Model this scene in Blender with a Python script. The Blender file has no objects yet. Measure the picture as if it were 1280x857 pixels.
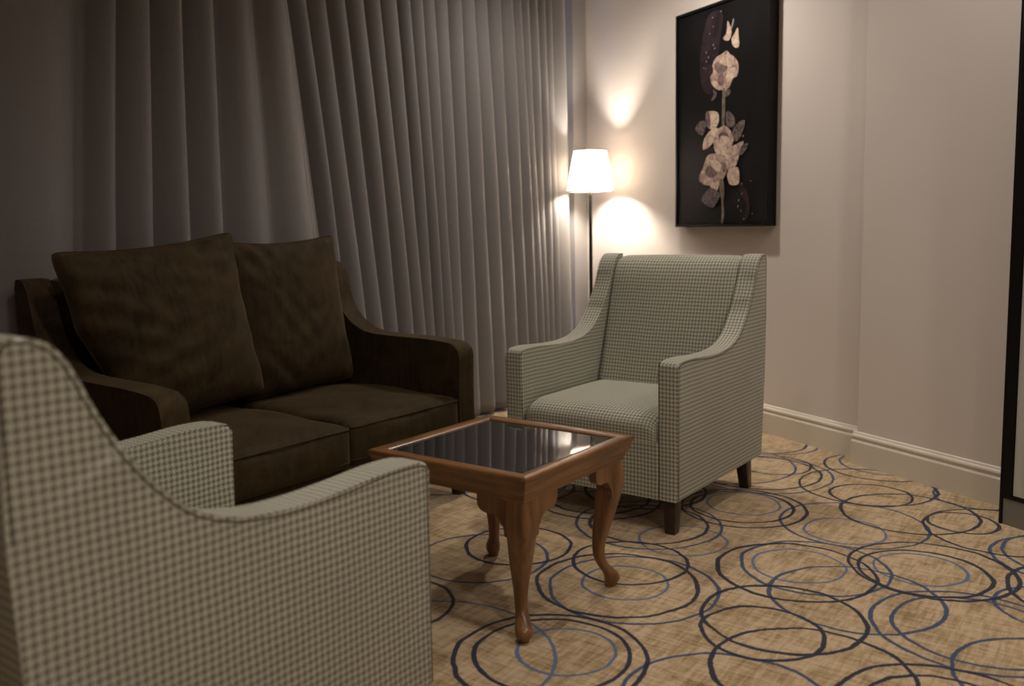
import bpy, bmesh, math, random
from mathutils import Vector, Matrix
random.seed(7)
PI = math.pi
scn = bpy.context.scene
COL = scn.collection

# ------------------------------------------------------------------ helpers
def link(name, me, mats=None, parent=None):
    o = bpy.data.objects.new(name, me)
    COL.objects.link(o)
    if me is not None and mats:
        for m in (mats if isinstance(mats, (list, tuple)) else [mats]):
            me.materials.append(m)
    if parent is not None:
        o.parent = parent
    return o

def obj(name, bm, mats, parent=None, smooth=True, uv=True):
    bmesh.ops.recalc_face_normals(bm, faces=bm.faces[:])
    if uv and not bm.loops.layers.uv:
        box_uv(bm)
    me = bpy.data.meshes.new(name)
    bm.to_mesh(me); bm.free()
    o = link(name, me, mats, parent)
    if smooth:
        me.polygons.foreach_set('use_smooth', [True] * len(me.polygons))
        me.set_sharp_from_angle(angle=math.radians(38))
    return o

def box_uv(bm):
    uvl = bm.loops.layers.uv.new('UVMap')
    bm.normal_update()
    for f in bm.faces:
        n = f.normal
        ax = max(range(3), key=lambda i: abs(n[i]))
        for l in f.loops:
            c = l.vert.co
            l[uvl].uv = (c.y, c.z) if ax == 0 else ((c.x, c.z) if ax == 1 else (c.x, c.y))

def box(bm, x0, x1, y0, y1, z0, z1):
    v = [bm.verts.new((x, y, z)) for z in (z0, z1) for x, y in ((x0, y0), (x1, y0), (x1, y1), (x0, y1))]
    for f in ((0, 3, 2, 1), (4, 5, 6, 7), (0, 1, 5, 4), (1, 2, 6, 5), (2, 3, 7, 6), (3, 0, 4, 7)):
        bm.faces.new([v[i] for i in f])
    return v

def bevel(bm, w, seg=2, ang=30):
    bm.normal_update()
    es = [e for e in bm.edges if len(e.link_faces) == 2 and e.calc_face_angle(0) > math.radians(ang)]
    bmesh.ops.bevel(bm, geom=es, offset=w, segments=seg, profile=0.5, affect='EDGES', clamp_overlap=True)

def bbox(x0, x1, y0, y1, z0, z1, w=0.004, seg=2):
    bm = bmesh.new(); box(bm, x0, x1, y0, y1, z0, z1); bevel(bm, w, seg); return bm

def thing(name, label, cat, loc=(0, 0, 0), rotz=0, group=None):
    o = bpy.data.objects.new(name, None); COL.objects.link(o)
    o.location = loc; o.rotation_euler = (0, 0, rotz)
    tag(o, label, cat, group); return o

def tag(o, label, cat, group=None):
    o['label'] = label; o['category'] = cat
    if group: o['group'] = group
    return o

def struct(name, bm, m, smooth=False):
    o = obj(name, bm, m, smooth=smooth); o['kind'] = 'structure'; return o

def catmull(pts, n):
    out = []
    P = [pts[0]] + list(pts) + [pts[-1]]
    for i in range(1, len(P) - 2):
        for k in range(n):
            t = k / n
            out.append(tuple(0.5 * ((2 * P[i][j]) + (-P[i-1][j] + P[i+1][j]) * t + (2*P[i-1][j] - 5*P[i][j] + 4*P[i+1][j] - P[i+2][j]) * t*t
                       + (-P[i-1][j] + 3*P[i][j] - 3*P[i+1][j] + P[i+2][j]) * t**3) for j in range(len(pts[0]))))
    out.append(tuple(pts[-1]))
    return out

def tube(bm, pts, r, n=8, closed=False):
    pts = [Vector(p) for p in pts]
    rings = []
    N = len(pts)
    up = Vector((0.31, 0.17, 0.93)).normalized()
    for i, p in enumerate(pts):
        if closed:
            d = pts[(i+1) % N] - pts[i-1]
        else:
            d = pts[min(i+1, N-1)] - pts[max(i-1, 0)]
        d.normalize()
        a = d.cross(up)
        if a.length < 1e-3: a = d.cross(Vector((1, 0, 0)))
        a.normalize(); b = d.cross(a)
        rr = r[i] if isinstance(r, (list, tuple)) else r
        rings.append([bm.verts.new(p + a * rr * math.cos(2*PI*k/n) + b * rr * math.sin(2*PI*k/n)) for k in range(n)])
    for i in range(N if closed else N - 1):
        A = rings[i]; B = rings[(i+1) % N]
        for k in range(n):
            bm.faces.new((A[k], A[(k+1) % n], B[(k+1) % n], B[k]))
    if not closed:
        bm.faces.new(rings[0][::-1]); bm.faces.new(rings[-1])

def lathe(bm, prof, n=40, cx=0, cy=0, caps=True):
    rings = []
    for r, z in prof:
        rings.append([bm.verts.new((cx + r*math.cos(2*PI*k/n), cy + r*math.sin(2*PI*k/n), z)) for k in range(n)])
    for A, B in zip(rings, rings[1:]):
        for k in range(n):
            bm.faces.new((A[k], A[(k+1) % n], B[(k+1) % n], B[k]))
    if caps:
        bm.faces.new(rings[0][::-1]); bm.faces.new(rings[-1])

def sgn(v): return -1.0 if v < 0 else 1.0

# ------------------------------------------------------------------ materials
def mat(name):
    m = bpy.data.materials.new(name); m.use_nodes = True
    nt = m.node_tree; b = nt.nodes['Principled BSDF']
    return m, nt, b

def node(nt, t, **kw):
    n = nt.nodes.new(t)
    for k, v in kw.items():
        if k == 'op': n.operation = v
        elif k.startswith('i'): n.inputs[int(k[1:])].default_value = v
    return n

def math2(nt, op, a, b=None, c=None):
    n = nt.nodes.new('ShaderNodeMath'); n.operation = op
    for i, v in enumerate((a, b, c)):
        if v is None: continue
        if hasattr(v, 'is_output'): nt.links.new(v, n.inputs[i])
        else: n.inputs[i].default_value = v
    return n.outputs[0]

def mix(nt, f, a, b):
    n = nt.nodes.new('ShaderNodeMix'); n.data_type = 'RGBA'
    for sock, v in ((n.inputs[0], f), (n.inputs[6], a), (n.inputs[7], b)):
        if hasattr(v, 'is_output'): nt.links.new(v, sock)
        else: sock.default_value = v if not isinstance(v, tuple) else (*v, 1.0)[:4]
    return n.outputs[2]

def noise(nt, vec, scale, detail=4, rough=0.6, dist=0):
    n = nt.nodes.new('ShaderNodeTexNoise')
    n.inputs['Scale'].default_value = scale; n.inputs['Detail'].default_value = detail
    n.inputs['Roughness'].default_value = rough; n.inputs['Distortion'].default_value = dist
    if vec is not None: nt.links.new(vec, n.inputs['Vector'])
    return n.outputs['Fac']

def coords(nt, kind='Object', scale=(1, 1, 1), loc=(0, 0, 0), rot=(0, 0, 0)):
    t = nt.nodes.new('ShaderNodeTexCoord'); m = nt.nodes.new('ShaderNodeMapping')
    m.inputs['Scale'].default_value = scale; m.inputs['Location'].default_value = loc; m.inputs['Rotation'].default_value = rot
    nt.links.new(t.outputs[kind], m.inputs['Vector']); return m.outputs['Vector']

def ramp(nt, fac, stops):
    r = nt.nodes.new('ShaderNodeValToRGB')
    while len(r.color_ramp.elements) < len(stops): r.color_ramp.elements.new(0.5)
    for e, (p, c) in zip(r.color_ramp.elements, stops):
        e.position = p; e.color = (*c, 1)
    nt.links.new(fac, r.inputs[0]); return r.outputs[0]

def bump(nt, b, h, strength=0.3, dist=0.002):
    n = nt.nodes.new('ShaderNodeBump'); n.inputs['Strength'].default_value = strength; n.inputs['Distance'].default_value = dist
    nt.links.new(h, n.inputs['Height']); nt.links.new(n.outputs[0], b.inputs['Normal'])

def plain(name, col, rough=0.6, metal=0.0, spec=0.5):
    m, nt, b = mat(name)
    b.inputs['Base Color'].default_value = (*col, 1); b.inputs['Roughness'].default_value = rough
    b.inputs['Metallic'].default_value = metal; b.inputs['Specular IOR Level'].default_value = spec
    return m

def m_paint(name, col, rough=0.75):
    m, nt, b = mat(name)
    v = coords(nt)
    n1 = noise(nt, v, 1.3, 3); n2 = noise(nt, v, 90, 3)
    c = mix(nt, n1, tuple(x * 0.96 for x in col), tuple(min(1, x * 1.04) for x in col))
    nt.links.new(c, b.inputs['Base Color']); b.inputs['Roughness'].default_value = rough
    bump(nt, b, n2, 0.12, 0.001)
    return m

def m_check(name, light, dark, pu=0.0142, pv=0.0152):
    """woven houndstooth: four light threads, four dark, 2/2 twill"""
    m, nt, b = mat(name)
    t = nt.nodes.new('ShaderNodeTexCoord'); s = nt.nodes.new('ShaderNodeSeparateXYZ')
    nt.links.new(t.outputs['UV'], s.inputs[0])
    wob = noise(nt, t.outputs['Object'], 7, 2)
    w = math2(nt, 'MULTIPLY', math2(nt, 'SUBTRACT', wob, 0.5), 0.55)
    u = math2(nt, 'ADD', math2(nt, 'DIVIDE', s.outputs[0], pu), w)
    v = math2(nt, 'ADD', math2(nt, 'DIVIDE', s.outputs[1], pv), w)
    au = math2(nt, 'LESS_THAN', math2(nt, 'FRACT', u), 0.5)
    bv = math2(nt, 'LESS_THAN', math2(nt, 'FRACT', v), 0.5)
    tw = math2(nt, 'LESS_THAN', math2(nt, 'FRACT', math2(nt, 'MULTIPLY', math2(nt, 'ADD', u, v), 2.0)), 0.5)
    sel = math2(nt, 'ADD', math2(nt, 'MULTIPLY', tw, au), math2(nt, 'MULTIPLY', math2(nt, 'SUBTRACT', 1.0, tw), bv))
    # threads
    th = math2(nt, 'MULTIPLY', math2(nt, 'SINE', math2(nt, 'MULTIPLY', u, 2*PI*4)), math2(nt, 'SINE', math2(nt, 'MULTIPLY', v, 2*PI*4)))
    wear = noise(nt, t.outputs['Object'], 5, 4)
    lc = mix(nt, wear, tuple(x*0.85 for x in light), tuple(x*1.12 for x in light))
    c = mix(nt, sel, lc, dark)
    nt.links.new(c, b.inputs['Base Color'])
    b.inputs['Roughness'].default_value = 0.9; b.inputs['Specular IOR Level'].default_value = 0.2
    b.inputs['Sheen Weight'].default_value = 0.25; b.inputs['Sheen Roughness'].default_value = 0.4
    bump(nt, b, th, 0.25, 0.0008)
    return m

def m_velvet(name, lo, hi):
    m, nt, b = mat(name)
    v = coords(nt, scale=(1, 1, 1)); v2 = coords(nt, scale=(26, 26, 3))
    n1 = noise(nt, v, 5.5, 6, 0.7, 1.2); n2 = noise(nt, v2, 2.2, 4, 0.65)
    k = math2(nt, 'ADD', math2(nt, 'MULTIPLY', n1, 0.65), math2(nt, 'MULTIPLY', n2, 0.35))
    c = ramp(nt, k, [(0.36, lo), (0.64, hi)])
    nt.links.new(c, b.inputs['Base Color'])
    b.inputs['Roughness'].default_value = 0.78; b.inputs['Specular IOR Level'].default_value = 0.18
    b.inputs['Sheen Weight'].default_value = 0.14; b.inputs['Sheen Roughness'].default_value = 0.35
    b.inputs['Sheen Tint'].default_value = (0.9, 0.68, 0.42, 1)
    n3 = noise(nt, v, 160, 2)
    bump(nt, b, math2(nt, 'ADD', math2(nt, 'MULTIPLY', k, 2.0), math2(nt, 'MULTIPLY', n3, 0.3)), 0.25, 0.004)
    return m

def m_curtain(name, col):
    m, nt, b = mat(name)
    va = coords(nt, scale=(260, 260, 9)); vb = coords(nt, scale=(8, 8, 300))
    n1 = noise(nt, va, 1.0, 3); n2 = noise(nt, vb, 1.0, 3)
    k = math2(nt, 'MULTIPLY', math2(nt, 'ADD', n1, n2), 0.5)
    c = mix(nt, k, tuple(x * 0.78 for x in col), tuple(x * 1.2 for x in col))
    nt.links.new(c, b.inputs['Base Color'])
    b.inputs['Roughness'].default_value = 0.62; b.inputs['Specular IOR Level'].default_value = 0.3
    b.inputs['Sheen Weight'].default_value = 0.15
    bump(nt, b, k, 0.2, 0.0008)
    return m

def m_wood(name, lo, hi, scale=(14, 14, 1.2), rough=0.32):
    m, nt, b = mat(name)
    v = coords(nt, scale=scale)
    n1 = noise(nt, v, 1.6, 5, 0.6, 0.8); n2 = noise(nt, coords(nt, scale=tuple(s * 9 for s in scale)), 1.2, 3)
    k = math2(nt, 'ADD', math2(nt, 'MULTIPLY', n1, 0.75), math2(nt, 'MULTIPLY', n2, 0.25))
    c = ramp(nt, k, [(0.33, lo), (0.66, hi)])
    nt.links.new(c, b.inputs['Base Color']); b.inputs['Roughness'].default_value = rough
    b.inputs['Coat Weight'].default_value = 0.25; b.inputs['Coat Roughness'].default_value = 0.2
    bump(nt, b, n2, 0.06, 0.0005)
    return m

WALL = m_paint('wall_paint', (0.72, 0.65, 0.60))
GREYWALL = m_paint('window_wall_paint', (0.30, 0.285, 0.28))
TRIM = m_paint('trim_paint', (0.70, 0.64, 0.55), 0.5)
CEIL = m_paint('ceiling_paint', (0.75, 0.73, 0.70), 0.9)
CHECK = m_check('houndstooth_fabric', (0.53, 0.52, 0.435), (0.18, 0.176, 0.13))
CHECKSEAM = plain('seam_thread', (0.085, 0.08, 0.058), 0.95, 0.0, 0.1)
VELVET = m_velvet('brown_velvet', (0.017, 0.0105, 0.0033), (0.054, 0.0345, 0.012))
PIPING = plain('velvet_piping', (0.028, 0.017, 0.008), 0.8)
CURT = m_curtain('curtain_fabric', (0.172, 0.162, 0.160))
WOOD = m_wood('table_wood', (0.090, 0.038, 0.012), (0.27, 0.125, 0.042))
WOODH = m_wood('table_wood_rail', (0.090, 0.038, 0.012), (0.27, 0.125, 0.042), scale=(2.0, 14, 14))
WOODH2 = m_wood('table_wood_side_rail', (0.090, 0.038, 0.012), (0.27, 0.125, 0.042), scale=(14, 2.0, 14))
DARKWOOD = m_wood('espresso_wood', (0.012, 0.006, 0.004), (0.035, 0.017, 0.009), rough=0.4)
BLACK = plain('black_lacquer', (0.006, 0.005, 0.005), 0.45, 0.0, 0.2)
BLACKMETAL = plain('dark_bronze_metal', (0.02, 0.017, 0.015), 0.35, 0.6)
CHROME = plain('nickel_collar', (0.6, 0.58, 0.55), 0.25, 1.0)
BLACKGLASS = plain('smoked_glass', (0.006, 0.006, 0.007), 0.03, 0.0, 0.8)
# ------------------------------------------------------------------ the camera (1280x857, 31.5 mm on 36 mm)
# world: x runs along the curtain, y towards it, z up, in metres
TH = math.radians(53.3)
def W(x, y):            # survey frame -> world
    return (x * math.cos(TH) + y * math.sin(TH), -x * math.sin(TH) + y * math.cos(TH))
P0, R0 = 0.1142, -0.0184
fw = Vector((0, math.cos(P0), -math.sin(P0))); up = Vector((0, math.sin(P0), math.cos(P0))); rt = Vector((1, 0, 0))
rt2 = rt * math.cos(R0) + up * math.sin(R0); up2 = -rt * math.sin(R0) + up * math.cos(R0)
def V3(v): a, b = W(v.x, v.y); return Vector((a, b, v.z))
cam = bpy.data.cameras.new('camera'); camo = bpy.data.objects.new('camera', cam); COL.objects.link(camo)
M = Matrix.Identity(4)
for j, c in enumerate((V3(rt2), V3(up2), -V3(fw))):
    for i in range(3): M[i][j] = c[i]
M[2][3] = 1.12
camo.matrix_world = M
cam.sensor_width = 36; cam.lens = 1119.5 / 1280 * 36; cam.shift_y = -19.3 / 1280
cam.clip_start = 0.05
cam.dof.use_dof = True; cam.dof.focus_distance = 3.1; cam.dof.aperture_fstop = 2.3
scn.camera = camo

# ------------------------------------------------------------------ the room
H = 2.9
WY = 3.33                                             # window wall
wn = Vector((*W(0.8973, 0.4415), 0)); wd = Vector((*W(0.4415, -0.8973), 0))     # painting wall: normal, direction
def pw(s, n, z=0.0):                                  # a point on the painting wall: along, survey offset, height
    p = wd * (s - 5.367) + wn * n
    return Vector((p.x, p.y, z))
NF, NC = 3.265, 3.19                                  # wall face and projecting pier face
s0 = 5.367 + (WY - (wn * NF).y) / wd.y                # where it meets the window wall
corner = pw(s0, NF)
XL, YB = -2.4, -2.6
S_PIER, S_END = 2.45, 5.367 + (YB - (wn * NC).y) / wd.y

def prism_between(bm, s_a, s_b, prof):                # profile (n, z) swept along the painting wall
    A = [bm.verts.new(pw(s_a, n, z)) for n, z in prof]; B = [bm.verts.new(pw(s_b, n, z)) for n, z in prof]
    k = len(prof)
    for i in range(k): bm.faces.new((A[i], A[(i+1) % k], B[(i+1) % k], B[i]))
    bm.faces.new(A[::-1]); bm.faces.new(B)

# carpet
bm = bmesh.new()
pend = pw(S_END, NC)
vs = [bm.verts.new((x, y, 0)) for x, y in ((XL, YB), (pend.x + .2, YB), (corner.x + .3, WY + .1), (XL, WY + .1))]
bm.faces.new(vs)
floor = struct('floor', bm, None)
ext = bmesh.ops
bm = bmesh.new()
vs = [bm.verts.new((x, y, H)) for x, y in ((XL - .1, YB - .1), (pend.x + .3, YB - .1), (corner.x + .4, WY + .2), (XL - .1, WY + .2))]
f = bm.faces.new(vs[::-1]); r = bmesh.ops.extrude_face_region(bm, geom=[f])
for v in [g for g in r['geom'] if isinstance(g, bmesh.types.BMVert)]: v.co.z += 0.1
struct('ceiling', bm, CEIL)

# window wall with one wide opening behind the curtains
WX0, WX1, WZ0, WZ1 = 0.2, 5.205, 0.06, 2.72
bm = bmesh.new()
T = 0.16
box(bm, XL - .1, WX0, WY, WY + T, 0, H); box(bm, WX1, corner.x + .1, WY, WY + T, 0, H)
box(bm, WX0, WX1, WY, WY + T, WZ1, H); box(bm, WX0, WX1, WY, WY + T, 0, WZ0)
struct('wall_window', bm, GREYWALL)
bm = bmesh.new()
box(bm, WX0, WX1, WY + .09, WY + .13, WZ0, WZ0 + .05); box(bm, WX0, WX1, WY + .09, WY + .13, WZ1 - .05, WZ1)
for i in range(6):
    x = WX0 + (WX1 - WX0) * i / 5
    box(bm, max(WX0, x - .025), min(WX1, x + .025), WY + .09, WY + .13, WZ0 + .05, WZ1 - .05)
fr = struct('window_1', bm, plain('window_frame_paint', (0.5, 0.5, 0.5), 0.4))
g, nt, b = mat('window_glass')
b.inputs['Base Color'].default_value = (0.9, 0.95, 1, 1); b.inputs['Roughness'].default_value = 0.0
b.inputs['Transmission Weight'].default_value = 1.0; b.inputs['IOR'].default_value = 1.45
bm = bmesh.new(); box(bm, WX0 + .001, WX1 - .001, WY + .105, WY + .113, WZ0 + .05, WZ1 - .05)
gl = obj('window_pane', bm, g, parent=fr, smooth=False)

# painting wall, its pier, and the walls behind the camera
bm = bmesh.new(); prism_between(bm, s0 - .3, S_PIER + .02, [(NF, 0), (NF + .12, 0), (NF + .12, H), (NF, H)])
struct('wall_right', bm, WALL)
bm = bmesh.new(); prism_between(bm, S_PIER, S_END + .2, [(NC, 0), (NC + .2, 0), (NC + .2, H), (NC, H)]); bevel(bm, .004, 2)
struct('wall_pier', bm, WALL)
bm = bmesh.new(); box(bm, XL - .1, XL, YB, WY, 0, H); struct('wall_left', bm, WALL)
bm = bmesh.new(); box(bm, XL - .1, pend.x + .3, YB - .1, YB, 0, H); struct('wall_back', bm, WALL)

def skirt(n):   # stepped moulding of the skirting board, face at n
    return [(n, 0), (n - .018, 0), (n - .018, .104), (n - .015, .110), (n - .010, .112), (n - .0095, .118), (n - .013, .122),
            (n - .0145, .128), (n - .012, .135), (n - .007, .140), (n - .0045, .147), (n, .151)]
bm = bmesh.new(); prism_between(bm, s0, S_PIER, skirt(NF)); struct('baseboard_right', bm, TRIM)
bm = bmesh.new(); prism_between(bm, S_PIER - .018, 3.34, skirt(NC))
struct('baseboard_pier', bm, TRIM)
bm = bmesh.new(); box(bm, WX1 + .02, corner.x - .004, WY - .016, WY, 0, .15); struct('baseboard_window', bm, TRIM)

# ------------------------------------------------------------------ carpet material
RINGS = [(2.350,1.360,0.250,'N'),(2.347,1.302,0.259,'B'),(2.368,1.340,0.134,'L'),(2.526,1.413,0.190,'N'),(2.445,1.813,0.185,'N'),(2.287,1.848,0.222,'B'),(1.833,1.843,0.191,'N'),(1.834,1.263,0.252,'N'),(1.850,1.268,0.204,'N'),(1.883,1.247,0.131,'L'),(1.869,0.788,0.253,'B'),(1.634,1.540,0.355,'L'),(3.275,1.325,0.239,'N'),(3.286,1.335,0.197,'N'),(3.322,1.343,0.142,'L'),(2.902,1.544,0.268,'B'),(2.903,1.544,0.217,'N'),(2.810,1.359,0.152,'L'),(3.788,1.464,0.268,'N'),(3.940,1.444,0.161,'N'),(3.772,1.440,0.298,'B'),(4.323,1.692,0.258,'N'),(4.333,1.597,0.224,'B'),(4.175,1.036,0.242,'N'),(4.240,1.029,0.204,'B'),(3.709,0.956,0.155,'N'),(3.554,0.779,0.243,'N'),(3.825,1.005,0.269,'N'),(3.309,0.915,0.257,'B'),(3.516,0.458,0.253,'N'),(3.543,0.588,0.119,'N'),(3.909,0.596,0.164,'B'),(3.331,0.233,0.230,'B'),(3.376,0.204,0.231,'B'),(3.006,0.584,0.245,'N'),(2.966,0.598,0.194,'N'),(2.988,0.612,0.137,'L'),(2.755,0.938,0.244,'N'),(2.821,0.898,0.232,'B'),(2.802,0.944,0.145,'L'),(2.651,0.720,0.244,'B'),(2.400,0.850,0.223,'N'),(2.277,0.863,0.163,'N'),(2.134,0.680,0.245,'N'),(2.613,0.396,0.260,'B'),(2.617,0.384,0.218,'B'),(2.414,0.164,0.244,'B'),(2.096,0.351,0.256,'N'),(2.121,0.371,0.172,'N'),(3.068,0.108,0.269,'N'),(3.219,0.918,0.140,'L'),(3.826,1.646,0.320,'B'),(2.888,0.219,0.164,'B'),]
vis = [r[:3] for r in RINGS]
gx = -1.9
while gx < 5.6:
    gy = -2.2
    while gy < 3.3:
        x = gx + random.uniform(-.14, .14); y = gy + random.uniform(-.14, .14)
        if min(math.hypot(x - a, y - b) for a, b, r in vis) > 0.34 and ((x > .4 and y > -1.2) or random.random() < .4):
            R = random.choice((.25, .25, .24, .2))
            RINGS.append((x, y, R, random.choice('NNB')))
            if random.random() < .6: RINGS.append((x + random.uniform(-.03, .03), y + random.uniform(-.03, .03), R - .045, 'N'))
            if random.random() < .4: RINGS.append((x, y, .14, 'L'))
        gy += .44
    gx += .44

def m_carpet():
    m, nt, b = mat('ring_patterned_carpet')
    t = nt.nodes.new('ShaderNodeTexCoord')
    # small wobble of the woven line
    nz = nt.nodes.new('ShaderNodeTexNoise'); nz.inputs['Scale'].default_value = 9; nz.inputs['Detail'].default_value = 2
    nt.links.new(t.outputs['Object'], nz.inputs['Vector'])
    sub = nt.nodes.new('ShaderNodeVectorMath'); sub.operation = 'SUBTRACT'; sub.inputs[1].default_value = (.5, .5, .5)
    nt.links.new(nz.outputs['Color'], sub.inputs[0])
    sc = nt.nodes.new('ShaderNodeVectorMath'); sc.operation = 'SCALE'; sc.inputs['Scale'].default_value = .022
    nt.links.new(sub.outputs[0], sc.inputs[0])
    nz2 = nt.nodes.new('ShaderNodeTexNoise'); nz2.inputs['Scale'].default_value = 210; nz2.inputs['Detail'].default_value = 1
    nt.links.new(t.outputs['Object'], nz2.inputs['Vector'])
    sub2 = nt.nodes.new('ShaderNodeVectorMath'); sub2.operation = 'SUBTRACT'; sub2.inputs[1].default_value = (.5, .5, .5)
    nt.links.new(nz2.outputs['Color'], sub2.inputs[0])
    sc2 = nt.nodes.new('ShaderNodeVectorMath'); sc2.operation = 'SCALE'; sc2.inputs['Scale'].default_value = .006
    nt.links.new(sub2.outputs[0], sc2.inputs[0])
    ad = nt.nodes.new('ShaderNodeVectorMath'); ad.operation = 'ADD'
    nt.links.new(t.outputs['Object'], ad.inputs[0]); nt.links.new(sc.outputs[0], ad.inputs[1])
    ad2 = nt.nodes.new('ShaderNodeVectorMath'); ad2.operation = 'ADD'
    nt.links.new(ad.outputs[0], ad2.inputs[0]); nt.links.new(sc2.outputs[0], ad2.inputs[1])
    pos = ad2.outputs[0]
    mn = {}
    for x, y, r, c in RINGS:
        d = nt.nodes.new('ShaderNodeVectorMath'); d.operation = 'DISTANCE'; d.inputs[1].default_value = (x, y, 0)
        nt.links.new(pos, d.inputs[0])
        a = math2(nt, 'ABSOLUTE', math2(nt, 'SUBTRACT', d.outputs['Value'], r))
        mn[c] = a if c not in mn else math2(nt, 'MINIMUM', mn[c], a)
    # ground: tan with a scratchy cross-hatched weave
    v1 = coords(nt, scale=(9, 75, 1), rot=(0, 0, .35)); v2 = coords(nt, scale=(75, 9, 1), rot=(0, 0, .35)); v3 = coords(nt)
    h1 = noise(nt, v1, 1.0, 4, .7, .6); h2 = noise(nt, v2, 1.0, 4, .7, .6); h3 = noise(nt, v3, 6.5, 5, .7)
    k = math2(nt, 'ADD', math2(nt, 'MULTIPLY', math2(nt, 'ADD', h1, h2), .34), math2(nt, 'MULTIPLY', h3, .32))
    ground = ramp(nt, k, [(.385, (.20, .125, .055)), (.465, (.38, .270, .148)), (.56, (.555, .425, .275))])
    thick = noise(nt, t.outputs['Object'], 3.3, 2)
    col = ground
    for c, w, ink in (('L', .0050, (.095, .150, .255)), ('B', .0058, (.036, .068, .140)), ('N', .0066, (.011, .019, .046))):
        ww = math2(nt, 'MULTIPLY', math2(nt, 'ADD', thick, .5), w)
        e = math2(nt, 'DIVIDE', math2(nt, 'SUBTRACT', ww, mn[c]), .002)
        n = nt.nodes.new('ShaderNodeMath'); n.operation = 'ADD'; n.use_clamp = True; n.inputs[1].default_value = .5
        nt.links.new(e, n.inputs[0])
        col = mix(nt, math2(nt, 'MULTIPLY', n.outputs[0], .97), col, ink)
    nt.links.new(col, b.inputs['Base Color'])
    b.inputs['Roughness'].default_value = .95; b.inputs['Specular IOR Level'].default_value = .1
    b.inputs['Sheen Weight'].default_value = .15
    pile = noise(nt, t.outputs['Object'], 420, 2)
    bump(nt, b, math2(nt, 'ADD', pile, math2(nt, 'MULTIPLY', k, .6)), .5, .003)
    return m
floor.data.materials.append(m_carpet())
# give the carpet a body
md = floor.modifiers.new('thickness', 'SOLIDIFY'); md.thickness = 0.05; md.offset = -1

# ------------------------------------------------------------------ curtains
def curtain(name, tops, bots, label, amps, y0, z0=.025, z1=2.88, sub=14, nz=60, skew=.10, pw_=1.0):
    bm = bmesh.new()
    n = len(tops) - 1
    cols = []
    for i in range(n * sub + 1):
        p = i / sub; k = min(int(p), n - 1); t = p - k
        col = []
        for j in range(nz + 1):
            u = j / nz                                  # 0 bottom, 1 top
            A = bots[k] + (bots[k+1] - bots[k]) * t; B = tops[k] + (tops[k+1] - tops[k]) * t
            # the lean eases in from the heading
            e = u ** 1.15
            x = A + (B - A) * e
            amp = (amps[k] * (1 - t) + amps[min(k+1, n-1)] * t) * (0.78 + .22 * (1 - u)) * (1 + .12 * math.sin(7.1 * k + 2.3 * u))
            ph = 2 * PI * (t + skew * math.sin(2 * PI * t) / (2 * PI) * 2.2 + .04)
            yy = y0 if not isinstance(y0, list) else y0[k] * (1 - t) + y0[min(k+1, n)] * t
            y = yy + amp * (1 - 2 * abs(math.sin(ph / 2)) ** pw_) + .006 * math.sin(3.1 * u + 1.7 * k) + .0025 * math.sin(11 * u + 2.1 * p)
            x -= .30 * amp * math.cos(ph)
            col.append(bm.verts.new((x, y, z0 + (z1 - z0) * u)))
        cols.append(col)
    for a, c in zip(cols, cols[1:]):
        for j in range(nz): bm.faces.new((a[j], c[j], c[j+1], a[j+1]))
    bmesh.ops.recalc_face_normals(bm, faces=bm.faces[:])
    box_uv(bm)
    me = bpy.data.meshes.new(name); bm.to_mesh(me); bm.free()
    o = link(name, me, CURT)
    me.polygons.foreach_set('use_smooth', [True] * len(me.polygons))
    s = o.modifiers.new('cloth thickness', 'SOLIDIFY'); s.thickness = .0025
    tag(o, label, 'curtain', 'grey curtains across the window'); return o

tL = [0.42, .55, .70, .86, 1.05, 1.28, 1.50, 1.89, 1.985, 2.113, 2.217, 2.368, 2.51, 2.60]
bL = [0.10, .25, .42, .60, .80, 1.05, 1.32, 1.66, 1.809, 1.989, 2.168, 2.33, 2.62, 2.93]
aL = [.03, .03, .03, .03, .03, .025, .03, .042, .042, .042, .042, .040, .024, .018]
curtain('curtain', tL, bL, 'grey curtain panel with broad loose folds hanging behind the brown sofa', aL, [3.235] * 10 + [3.235, 3.225, 3.21, 3.205], pw_=1.5)
tR = [2.44, 2.541, 2.661, 2.778, 2.893, 3.008, 3.14, 3.255, 3.404, 3.49, 3.60, 3.721, 3.833, 3.921, 4.04, 4.173, 4.277, 4.402, 4.491, 4.584, 4.674, 4.757, 4.839, 5.016]
bR = [2.80, 2.917, 2.995, 3.082, 3.214, 3.326, 3.421, 3.525, 3.605, 3.687, 3.74, 3.81, 3.922, 4.057, 4.186, 4.318, 4.446, 4.534, 4.63, 4.715, 4.779, 4.834, 4.905, 5.077]
aR = [.02, .024, .03, .034, .036, .036, .036, .036, .034, .028, .03, .034, .034, .036, .036, .036, .034, .034, .032, .026, .024, .024, .02, .012]
curtain('curtain', tR, bR, 'grey curtain panel with tight even pleats, ending beside the floor lamp', aR, [3.29, 3.285, 3.275, 3.265] + [3.255] * 20, pw_=.95)
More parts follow.
